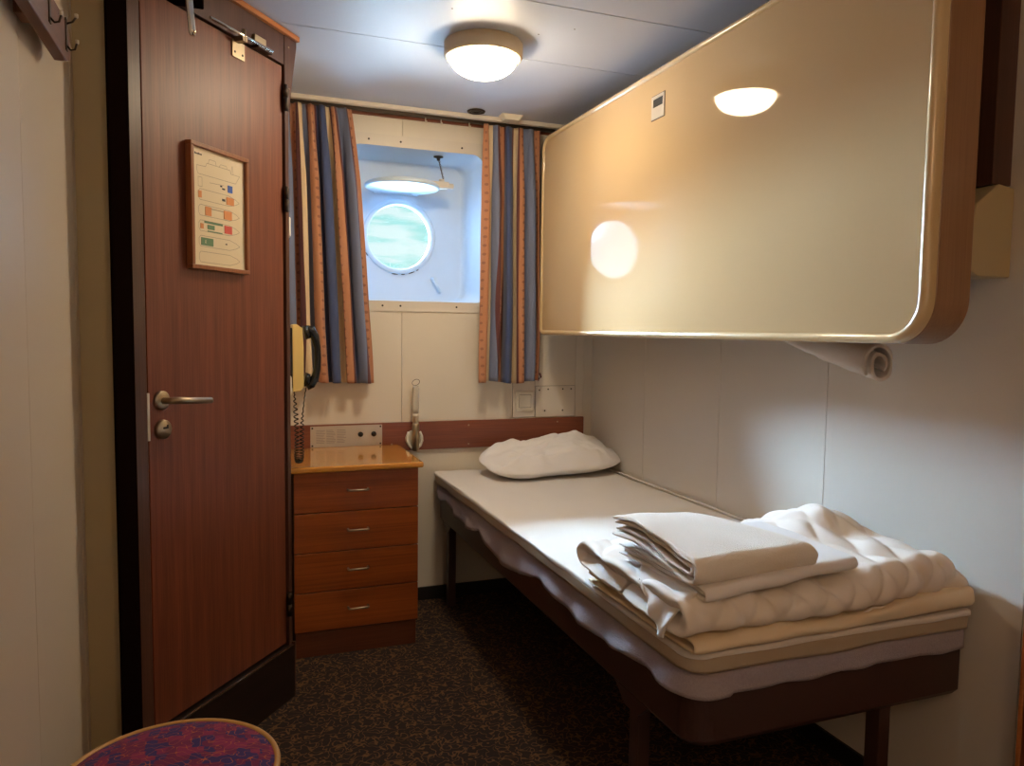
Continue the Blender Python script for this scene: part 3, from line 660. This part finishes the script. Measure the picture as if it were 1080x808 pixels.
def slab(name, x0, x1, y0, y1, zb, zt, r_corner, redge, m, parent=None, nx=40, ny=80, fz=None, fside=None, flat_bottom=True, smooth=True):
    """soft slab: plan grid with rounded plan corners, rounded upper edge; fz(x,y) lifts the top, fside(s) shifts the hem"""
    bm = bmesh.new(); outline = rrect(x0, x1, y0, y1, r_corner, 10)
    # densify outline
    dens = []
    for i in range(len(outline)):
        a, b_ = Vector(outline[i]), Vector(outline[(i+1) % len(outline)]); k = max(1, int((b_-a).length/.02))
        for j in range(k): dens.append(a.lerp(b_, j/k))
    cx_, cy_ = (x0+x1)/2, (y0+y1)/2; c = Vector((cx_, cy_))
    def shrink(p, d_):
        hx, hy = (x1-x0)/2, (y1-y0)/2; return Vector((cx_+(p.x-cx_)*(hx-d_)/hx, cy_+(p.y-cy_)*(hy-d_)/hy))
    rings = []
    nside = 4
    for k in range(nside): rings.append([(p, zb+(zt-redge-zb)*k/nside) for p in dens])
    for k in range(7):
        a = PI/2*k/6; rings.append([(shrink(p, redge*(1-math.cos(a))), zt-redge+redge*math.sin(a)) for p in dens])
    for d_ in (.03, .06, .10, .15, .20, .26, .32): 
        if d_ < min(x1-x0, y1-y0)/2-.02: rings.append([(shrink(p, redge+d_), zt) for p in dens])
    vr = []
    L_ = len(dens)
    for ri, rg in enumerate(rings):
        row = []
        for i, (p, z) in enumerate(rg):
            zz = z; px_, py_ = p.x, p.y
            w = max(0, min(1, (z-zb)/(zt-zb)))
            if fz: zz += fz(p.x, p.y)*w**2
            if fside:
                dz, out = fside(p.x, p.y, w, i)
                n_ = (Vector((p.x-min(max(p.x, x0+.06), x1-.06), p.y-min(max(p.y, y0+.06), y1-.06))))
                if n_.length > 1e-6: n_.normalize()
                px_ += n_.x*out; py_ += n_.y*out; zz += dz
            row.append(bm.verts.new((px_, py_, zz)))
        vr.append(row)
    for A, B in zip(vr[:-1], vr[1:]): bridge(bm, A, B, smooth=smooth)
    f = bm.faces.new(vr[-1]); f.smooth = smooth; bm.faces.new(vr[0])
    return obj(name, bm, m, parent)

# textured grey pad hanging loosely over the rails
def pad_side(x, y, w, i):
    lo = 1-w
    dr = -.004+N((x*3.1, y*3.1, 1), 1.6)*.016 + N((x, y, 4), 9)*.010
    if x < .95:
        for (ya, yb, am) in ((2.62, 3.0, .030), (2.05, 2.62, .045), (1.5, 1.95, .018)):
            if ya < y < yb: dr -= am*math.sin((y-ya)/(yb-ya)*PI)
    outw = .006*math.sin(y*31+x*20)*lo+N((x, y, 2), 14)*.010*lo+.004
    return dr*lo, outw+(.014*lo if x < .95 else 0)
o = slab('mattress_pad', .868, 1.648, 1.248, 3.280, .507, .556, [.03, .03, .06, .03], .014, M_PAD, fside=pad_side)
tag(o, 'grey textured pad drooping over the dark bed rail, beneath the mattress', 'mattress pad')
t = thing('mattress', 'thin white mattress lying on the grey pad along the right wall', 'mattress')
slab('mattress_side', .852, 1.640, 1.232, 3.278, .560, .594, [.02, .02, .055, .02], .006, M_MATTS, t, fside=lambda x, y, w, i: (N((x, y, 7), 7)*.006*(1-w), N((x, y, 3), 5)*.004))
slab('mattress_top', .851, 1.642, 1.231, 3.282, .590, .602, [.015, .015, .05, .015], .006, M_MATT, t, fz=lambda x, y: .005*N((x, y, 0), 4)+.003*N((x*3, y, 5), 7), fside=lambda x, y, w, i: (N((x, y, 9), 9)*.004*(1-w), N((x, y, 8), 6)*.003))
bm = bmesh.new(); add_tube(bm, [(1.642, y_*.05+1.3, .6085+.001*math.sin(y_)) for y_ in range(40)], .004, 6); obj('piping', bm, M_MATT, t)
base_at(t, (1.25, 2.25, .555))

# ------------------------------------------------------------------ pillow
bm = bmesh.new(); NUp, NVp = 90, 56; rows = []
for j in range(NVp+1):
    v = -PI/2+PI*j/NVp; row = []
    for i in range(NUp):
        u = 2*PI*i/NUp
        def sp(c_, e): return math.copysign(abs(c_)**e, c_)
        x = sp(math.cos(u), .55)*sp(math.cos(v), .55); y = sp(math.sin(u), .55)*sp(math.cos(v), .55); z = sp(math.sin(v), 1.0)
        edge = 1-.55*max(abs(x), abs(y))**3.0
        X, Y_, Z = x*.325, y*.172, z*.070*edge
        if z > 0: Z *= 1.15+.22*x+.25*y
        else: Z *= .75
        w = max(0, z)
        cr = .012*N((X*7, Y_*12, 3), 1)+.010*abs(N((X*13+Y_*7, Y_*16, 8), 1))+.006*N((X*34+Y_*15, Y_*28, 5), 1)+.012*(1-abs(N((X*9-Y_*6, Y_*14+X*5, 15), 1))*3)*.5
        Z += cr*w*2.1-.002*w; X += .010*N((X*8, Y_*8, Z*8+2), 1); Y_ += .013*N((X*9, Y_*9, Z*9+6), 1)
        row.append(bm.verts.new((X, Y_, Z)))
    rows.append(row)
for A, B in zip(rows[:-1], rows[1:]): bridge(bm, A, B, smooth=True)
bmesh.ops.remove_doubles(bm, verts=bm.verts, dist=.0005)
o = obj('pillow', bm, M_LINEN, smooth=True, sub=1); o.location = (1.352, 3.095, .666); o.rotation_euler = (math.radians(8), math.radians(-2), math.radians(4))
tag(o, 'crumpled white pillow at the far end of the bed by the wall', 'pillow')

# ------------------------------------------------------------------ folded bedding at the near end
def ribbon(bm, path, thick, x0, x1, nx, warp=None, mi=0):
    """path: list of (y,z) centre line; extruded along x as a closed soft strip"""
    n_ = len(path); L = []; Rr = []
    for i in range(n_):
        a = Vector(path[max(i-1, 0)]); b_ = Vector(path[min(i+1, n_-1)]); d_ = (b_-a).normalized(); nn_ = Vector((-d_.y, d_.x))
        tt = thick/2*(1 if 0 < i < n_-1 else .55)
        L.append(Vector(path[i])+nn_*tt); Rr.append(Vector(path[i])-nn_*tt)
    loop = L+Rr[::-1]
    rings = []
    for k in range(nx+1):
        u = k/nx; x = x0+(x1-x0)*u
        e = 1-(.35 if k in (0, nx) else 0)
        row = []
        for q_, p in enumerate(loop):
            cpt = Vector(path[q_ if q_ < n_ else 2*n_-1-q_]); pp = cpt+(p-cpt)*e
            P_ = Vector((x, pp.x, pp.y)); 
            if warp: P_ = warp(P_, u, q_/len(loop))
            row.append(bm.verts.new(P_))
        rings.append(row)
    for A, B in zip(rings[:-1], rings[1:]): bridge(bm, A, B, mi, True)
    for rg in (rings[0], rings[-1]):
        for i in range(n_-1):
            bm.faces.new((rg[i], rg[i+1], rg[2*n_-2-i], rg[2*n_-1-i]))
def upath(yf, yb, z0, z1, nseg=14, nend=8, yb2=None):
    """U on its side: bottom layer at z0, round fold at front yf, top layer z1, open at the back"""
    r_ = (z1-z0)/2; zc = (z0+z1)/2; P_ = [(yb+(yf+r_-yb)*k/nseg, z0) for k in range(nseg)]
    P_ += [(yf+r_-r_*math.sin(PI*k/nend), zc-r_*math.cos(PI*k/nend)) for k in range(nend+1)]
    yb2 = yb if yb2 is None else yb2
    P_ += [(yf+r_+(yb2-yf-r_)*k/nseg, z1) for k in range(1, nseg+1)]
    return P_
# (a) flat cream mattress cover folded lowest
bm = bmesh.new()
def w1(p, u, q_):
    p = p.copy(); h = (p.z-.60)/.05
    p.z += .010*N(p, 6)*h+.006*N((p.x*3, p.y*3, 2), 3)*h+.07*max(0, u-.55)*max(0,h)
    p.y += .008*N((p.x*9, p.z*30, 1), 1)+.010*u; p.x += .006*N(p, 9)
    return p
ribbon(bm, upath(1.219, 1.70, .612, .632), .011, .846, 1.636, 60, w1)
o = obj('folded_mattress_cover', bm, mat('cream_cotton', rgb(236, 218, 188), .85, bump=.2, bscale=80), sub=1)
tag(o, 'flat cream mattress cover folded at the bottom of the bedding stack', 'folded cover')
bm = bmesh.new(); add_tube(bm, [(1.30, 1.235, .632), (1.33, 1.236, .643), (1.36, 1.238, .640), (1.385, 1.242, .650), (1.40, 1.245, .661), (1.392, 1.246, .666), (1.37, 1.246, .662)], .0028, 8)
obj('tie_string', bm, M_QUILT, o, smooth=True)
def racetrack(yf, yb, z0, z1, nseg=40, nend=12):
    r_ = (z1-z0)/2; zc = (z0+z1)/2; a, b_ = yf+r_, yb-r_; m_ = (a+b_)/2
    P_ = [(m_+(a-m_)*k/(nseg//2), z0) for k in range(nseg//2)]
    P_ += [(a-r_*math.sin(PI*k/nend), zc-r_*math.cos(PI*k/nend)) for k in range(nend+1)]
    P_ += [(a+(b_-a)*k/nseg, z1) for k in range(1, nseg)]
    P_ += [(b_+r_*math.sin(PI*k/nend), zc+r_*math.cos(PI*k/nend)) for k in range(nend+1)]
    P_ += [(b_+(m_-b_)*k/(nseg//2), z0) for k in range(1, nseg//2)]
    return P_
# (b) quilted duvet folded in two, heaped to the right
def quilt_puff(s_, x):
    a = (x*1.0+s_*.9)/.085; b_ = (x*1.0-s_*.9)/.085
    return (abs(math.sin(PI*a))*abs(math.sin(PI*b_)))**.6
def w2(p, u, q_):
    p = p.copy(); h = max(0, (p.z-.640)/.08)
    ang = q_*2*1.15
    pf_ = quilt_puff(ang*.55, p.x)
    top = max(0, min(1, (p.z-.69)/.015))
    p.z += .014*(pf_-.5)*top+.020*N((p.x*3.2, p.y*3.2, 2), 1)*h+.012*N((p.x*11, p.y*11, 5), 1)*h
    fr = max(0, 1-(p.y-1.22)/.06)
    p.y -= fr*.012*pf_-.012*N((p.x*7, p.z*12, 3), 1)
    p.z += .030*max(0, u-.45)*h*1.2
    # heaped peak near the wall
    dx, dy = p.x-1.46, p.y-1.54; p.z += .050*math.exp(-(dx*dx/.012+dy*dy/.012))*max(0, h)
    p.z -= .030*max(0, (p.y-1.45)/.3)*h*(1-u)
    p.z -= .05*max(0, u-.90)/.1*h
    p.y += .035*u+.01*math.sin(p.x*9); 
    p.x += .012*N((p.y*8, p.z*10, 1), 1)-(.018 if q_ < .5 and u < .05 else 0)+.02*(1-u)*max(0,(p.y-1.3)/.4)
    return p
bm = bmesh.new()
ribbon(bm, racetrack(1.222, 1.72, .661, .700, nseg=46, nend=14), .037, .836, 1.634, 130, w2)
o = obj('folded_duvet', bm, M_QUILT, sub=1); tag(o, 'thick white quilted duvet folded in two, heaped against the wall', 'duvet')
# (c) plain white sheet folded on the duvet, corner flopping off the left end
def w3(p, u, q_):
    p = p.copy(); p.z += .006*N((p.x*8, p.y*8, 3), 1)+.012*u*(1 if True else 0)
    p.y += .02*u-.01*math.sin(u*5)+.006*N((p.x*12, 0, p.z*20), 1); p.x += .05*(p.y-1.3)*u
    p.z += .008*N((p.x*4, p.y*4, 9), 1); p.x += .006*N((p.y*20, p.z*40, 3), 1)
    return p
bm = bmesh.new()
ribbon(bm, upath(1.205, 1.56, .727, .748, nseg=20, nend=8), .0085, .862, 1.285, 60, w3)
ribbon(bm, upath(1.216, 1.55, .7355, .7395, nseg=20, nend=6), .0045, .868, 1.275, 60, w3)
o = obj('folded_sheet', bm, M_LINEN, sub=1); tag(o, 'smooth white sheet folded thin between the quilted duvet and blanket', 'sheet')
bm = bmesh.new()      # flopped corner
grid = []
P00, P10, P01, P11 = Vector((.875, 1.46, .728)), Vector((.860, 1.228, .733)), Vector((.826, 1.40, .668)), Vector((.806, 1.275, .622))
NGu, NGv = 26, 18
for j in range(NGv+1):
    v = j/NGv; row = []
    for i in range(NGu+1):
        u = i/NGu; p = (P00.lerp(P10, u)).lerp(P01.lerp(P11, .25+.75*u), v)
        p.x += -.016*math.sin(v*PI)+.022*(abs(u-.45)-.2)*v+.004*math.sin(u*15+v*4)*v; p.z += .05*abs(u-.9)*v
        row.append(bm.verts.new(p))
    grid.append(row)
for j in range(NGv):
    for i in range(NGu):
        f = bm.faces.new((grid[j][i], grid[j][i+1], grid[j+1][i+1], grid[j+1][i])); f.smooth = True
c = obj('loose_corner', bm, M_LINEN, o); s_ = c.modifiers.new('thick', 'SOLIDIFY'); s_.thickness = .003; c['label'] = 'loose creased sheet corner hanging off the left end'
# (d) thick blanket folded in nested layers
def w4(p, u, q_):
    p = p.copy(); h = max(0, (p.z-.75)/.06)
    wv = .010*math.sin(p.y*13+1)*(1-u)
    p.z += wv+.006*N((p.x*7, p.y*7, 1), 1)-.012*max(0, (p.y-1.42)/.15)*h+.010*(1-u)*math.sin((p.y-1.22)*8)
    p.z -= .010*max(0, u-.9)/.1*h
    p.y += .012*u+.007*N((p.x*6, p.z*20, 4), 1); p.x += .010*N((p.y*14, p.z*60, 2), 1)+(.25*(p.y-1.25)*-(u)) + .06*(1-u)*(1-u)*max(0,(p.y-1.25))*0
    return p
bm = bmesh.new()
ribbon(bm, upath(1.210, 1.555, .763, .808, nseg=20, nend=10), .0125, .842, 1.150, 46, w4)
ribbon(bm, upath(1.228, 1.55, .7765, .7945, nseg=20, nend=8), .0105, .846, 1.144, 46, w4)
o = obj('folded_blanket', bm, M_BLANK, sub=1); tag(o, 'thick white blanket folded in layers on top of the bedding stack', 'blanket')

# ------------------------------------------------------------------ upper bunk folded against the wall
t = thing('upper_bunk', 'glossy cream upper bunk folded up on the right wall', 'bunk')
UX, UY0, UY1, UZ0, UZ1 = 1.32, 1.128, 3.165, 1.232, 2.118
rad = [.07, .085, .095, .035]     # far-top, near-top, near-bottom, far-bottom
def loopy(ins_, x, rr=None): return [(x, a, b_) for a, b_ in rrect(UY0+ins_, UY1-ins_, UZ0+ins_, UZ1-ins_, [max(.012, r_-ins_) for r_ in rad], 12)]
bm = bmesh.new(); A = [bm.verts.new(p) for p in loopy(.020, UX)]; B = [bm.verts.new(p) for p in loopy(.020, UX+.01)]; bm.faces.new(A); bridge(bm, A, B); obj('panel', bm, M_BUNK, t)
bm = bmesh.new()       # rounded rim
prs = [(.022, UX+.002), (.021, UX-.001), (.017, UX-.005), (.011, UX-.0068), (.005, UX-.005), (.001, UX), (0, UX+.008), (0, UX+.022)]
rr = [[bm.verts.new(p) for p in loopy(i_, x_)] for i_, x_ in prs]
for A, B in zip(rr[:-1], rr[1:]): bridge(bm, A, B, smooth=True)
obj('rim', bm, M_BUNKR, t)
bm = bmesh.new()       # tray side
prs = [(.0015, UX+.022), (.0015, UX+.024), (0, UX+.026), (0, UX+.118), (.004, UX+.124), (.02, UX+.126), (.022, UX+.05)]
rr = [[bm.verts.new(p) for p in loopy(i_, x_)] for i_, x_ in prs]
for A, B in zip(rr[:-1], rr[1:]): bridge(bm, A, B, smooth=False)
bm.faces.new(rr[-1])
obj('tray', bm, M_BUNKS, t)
ly, lz = 2.182, 1.985
bm = bmesh.new()       # latch: frame around a dark finger slot
a0, a1, b0, b1 = 2.145, 2.222, 1.955, 2.030
for (y0, y1, z0, z1) in ((a0, a1, b0, b0+.038), (a0, a1, b1-.010, b1), (a0, a0+.008, b0+.038, b1-.010), (a1-.008, a1, b0+.038, b1-.010)): add_box(bm, UX-.0035, UX, y0, y1, z0, z1)
lt_ = obj('latch_plate', bm, M_PLATE, t, .0008)
bm = bmesh.new(); add_box(bm, UX-.0012, UX, a0+.007, a1-.007, b0+.037, b1-.009); obj('finger_slot', bm, M_DARK, lt_)
bm = bmesh.new(); add_box(bm, UX-.0008, UX+.001, a0-.003, a1+.003, b0-.003, b1+.003); obj('latch_gasket', bm, M_GAPSHADE, lt_)
# support arms back to the wall
for y in (1.30, 3.0):
    bm = bmesh.new(); add_box(bm, UX+.12, XR-.003, y, y+.03, 1.60, 1.66); obj('support_arm', bm, M_STEEL, t)
base_at(t, (1.44, 2.15, 1.232))

# wall post and bracket beside the bunk's near end
bm = bmesh.new(); prf = [(1.56, 1.385), (1.66, 1.385), (1.66, 1.585), (1.61, 1.592), (1.545, 1.545), (1.53, 1.49), (1.53, 1.40)]
A = [bm.verts.new((x, 1.205, z)) for x, z in prf]; B = [bm.verts.new((x, 1.285, z)) for x, z in prf]; bm.faces.new(A); bm.faces.new(B); bridge(bm, A, B)
tag(obj('wall_bracket', bm, M_CREAM, bevel=.003), 'cream boxy bracket on the right wall, just below the bunk post', 'bracket')
t = thing('bunk_post', 'tall brown wall post beside the near end of the folded upper bunk', 'post')
box('post', 1.600, XR, 1.215, 1.255, 1.592, ZC, M_CASING, t, .002); box('channel', 1.590, XR, 1.262, 1.285, 1.592, ZC, M_VDARK, t, .001)
base_at(t, (1.63, 1.25, 1.6))

# rolled towel hanging between the bunk and wall
bm = bmesh.new(); sp_ = []; nsp = 70
for i in range(nsp+1):
    a = -PI*.35+2*PI*1.75*i/nsp; r_ = .017+.035*i/nsp
    sp_.append((r_*math.cos(a)*.95, r_*math.sin(a)*1.08))
nx = 26; th_ = .0075; rings = []
for k in range(nx+1):
    u = k/nx; y = 1.430+.36*u; cx_ = 1.528-.004*u; cz = 1.176+.10*u; row = []
    sc_l = 1+.10*math.sin(u*3)
    for side in (1, -1):
        idx = range(nsp+1) if side == 1 else range(nsp, -1, -1)
        for i in idx:
            a = Vector(sp_[max(i-1, 0)]); b_ = Vector(sp_[min(i+1, nsp)]); d_ = (b_-a).normalized(); nn_ = Vector((-d_.y, d_.x))*th_/2*side
            p = Vector(sp_[i])+nn_; q3 = Vector((cx_+p.x*sc_l, y, cz+p.y*sc_l)); q3 += Vector((N(q3, 22), N(q3, 18, 3)*1.5, N(q3, 22, 7)))*.005
            row.append(bm.verts.new(q3))
    rings.append(row)
for A, B in zip(rings[:-1], rings[1:]): bridge(bm, A, B, smooth=True)
for rg in (rings[0], rings[-1]):
    for i in range(nsp): bm.faces.new((rg[i], rg[i+1], rg[2*nsp-i], rg[2*nsp+1-i]))
o = obj('rolled_towel', bm, M_TOWEL); tag(o, 'rolled greyish-white towel poking out below the upper bunk', 'towel')

# ------------------------------------------------------------------ tall wood panel at the right edge
t = thing('wardrobe', 'reddish-brown wooden wardrobe side at the right edge of the cabin', 'wardrobe')
box('side_panel', 1.632, 1.652, .60, 1.096, 0, 2.19, M_DOOR, t, .002); box('edge_strip', 1.628, 1.656, 1.096, 1.104, 0, 2.19, M_EDGEW, t, .001)
base_at(t, (1.645, .85, 0))

# ------------------------------------------------------------------ coat rack on the left wall
t = thing('coat_rack', 'brown wooden coat rack with small metal hooks, high on left wall', 'coat rack')
bm = bmesh.new(); pr = [(.90, 1.772), (1.735, 1.772), (1.775, 1.786), (1.775, 1.826), (1.745, 1.852), (.90, 1.852)]
A = [bm.verts.new((-.325, y, z)) for y, z in pr]; B = [bm.verts.new((-.303, y, z)) for y, z in pr]; bm.faces.new(A); bm.faces.new(B); bridge(bm, A, B)
obj('board', bm, M_RACK, t, .002)
for y in (1.10, 1.55): box('spacer', XL, -.325, y, y+.05, 1.79, 1.85, M_PFRAME, t, .001)
for y in (.98, 1.19, 1.40, 1.59, 1.735):
    bm = bmesh.new()
    add_box(bm, -.3035, -.301, y-.007, y+.007, 1.793, 1.855)
    add_tube(bm, [(-.302, y, 1.803), (-.295, y, 1.795), (-.288, y, 1.797), (-.284, y, 1.810)], [.002, .002, .002, .002], 8)
    add_tube(bm, [(-.302, y, 1.845), (-.291, y, 1.850), (-.284, y, 1.860)], [.002, .002, .002], 8)
    hk = obj('hook', bm, M_STEEL, t)
    for (x_, z_) in ((-.284, 1.812), (-.284, 1.862)):
        bm = bmesh.new(); add_lathe(bm, [(0, -.004), (.0035, -.003), (.0036, 0), (.0035, .004), (0, .005)], (x_, y, z_), 'Z', 10); obj('hook_tip', bm, M_WHITEP, hk)
base_at(t, (XL, 1.35, 1.77))

# ------------------------------------------------------------------ stool
t = thing('stool', 'round stool with purple patterned seat at bottom left, beside the door', 'stool')
SX, SY, SR, SZ = -.118, 1.418, .192, .450
bm = bmesh.new(); pr = [(SR-.004, SZ-.045), (SR, SZ-.03), (SR-.002, SZ-.014), (SR-.012, SZ-.003), (SR-.04, SZ+.006), (SR*.6, SZ+.013), (SR*.3, SZ+.016), (0, SZ+.017)]
add_lathe(bm, pr, (SX, SY, 0), 'Z', 72); obj('seat', bm, M_STOOL, t)
bm = bmesh.new(); add_tube(bm, [(SX+(SR-.006)*math.cos(2*PI*k/64), SY+(SR-.006)*math.sin(2*PI*k/64), SZ-.006) for k in range(65)], .006, 8, caps=False); obj('piping', bm, M_PIPE, t)
bm = bmesh.new(); add_lathe(bm, [(0, SZ-.075), (SR-.016, SZ-.075), (SR-.010, SZ-.07), (SR-.010, SZ-.045), (0, SZ-.045)], (SX, SY, 0), 'Z', 64); obj('seat_rim', bm, M_PIPE, t)
for k in range(4):
    a = PI/4+k*PI/2; bm = bmesh.new(); add_tube(bm, [(SX+.12*math.cos(a), SY+.12*math.sin(a), SZ-.07), (SX+.155*math.cos(a), SY+.155*math.sin(a), 0)], [.016, .012], 14); obj('leg', bm, M_PFRAME, t)
base_at(t, (SX, SY, 0))
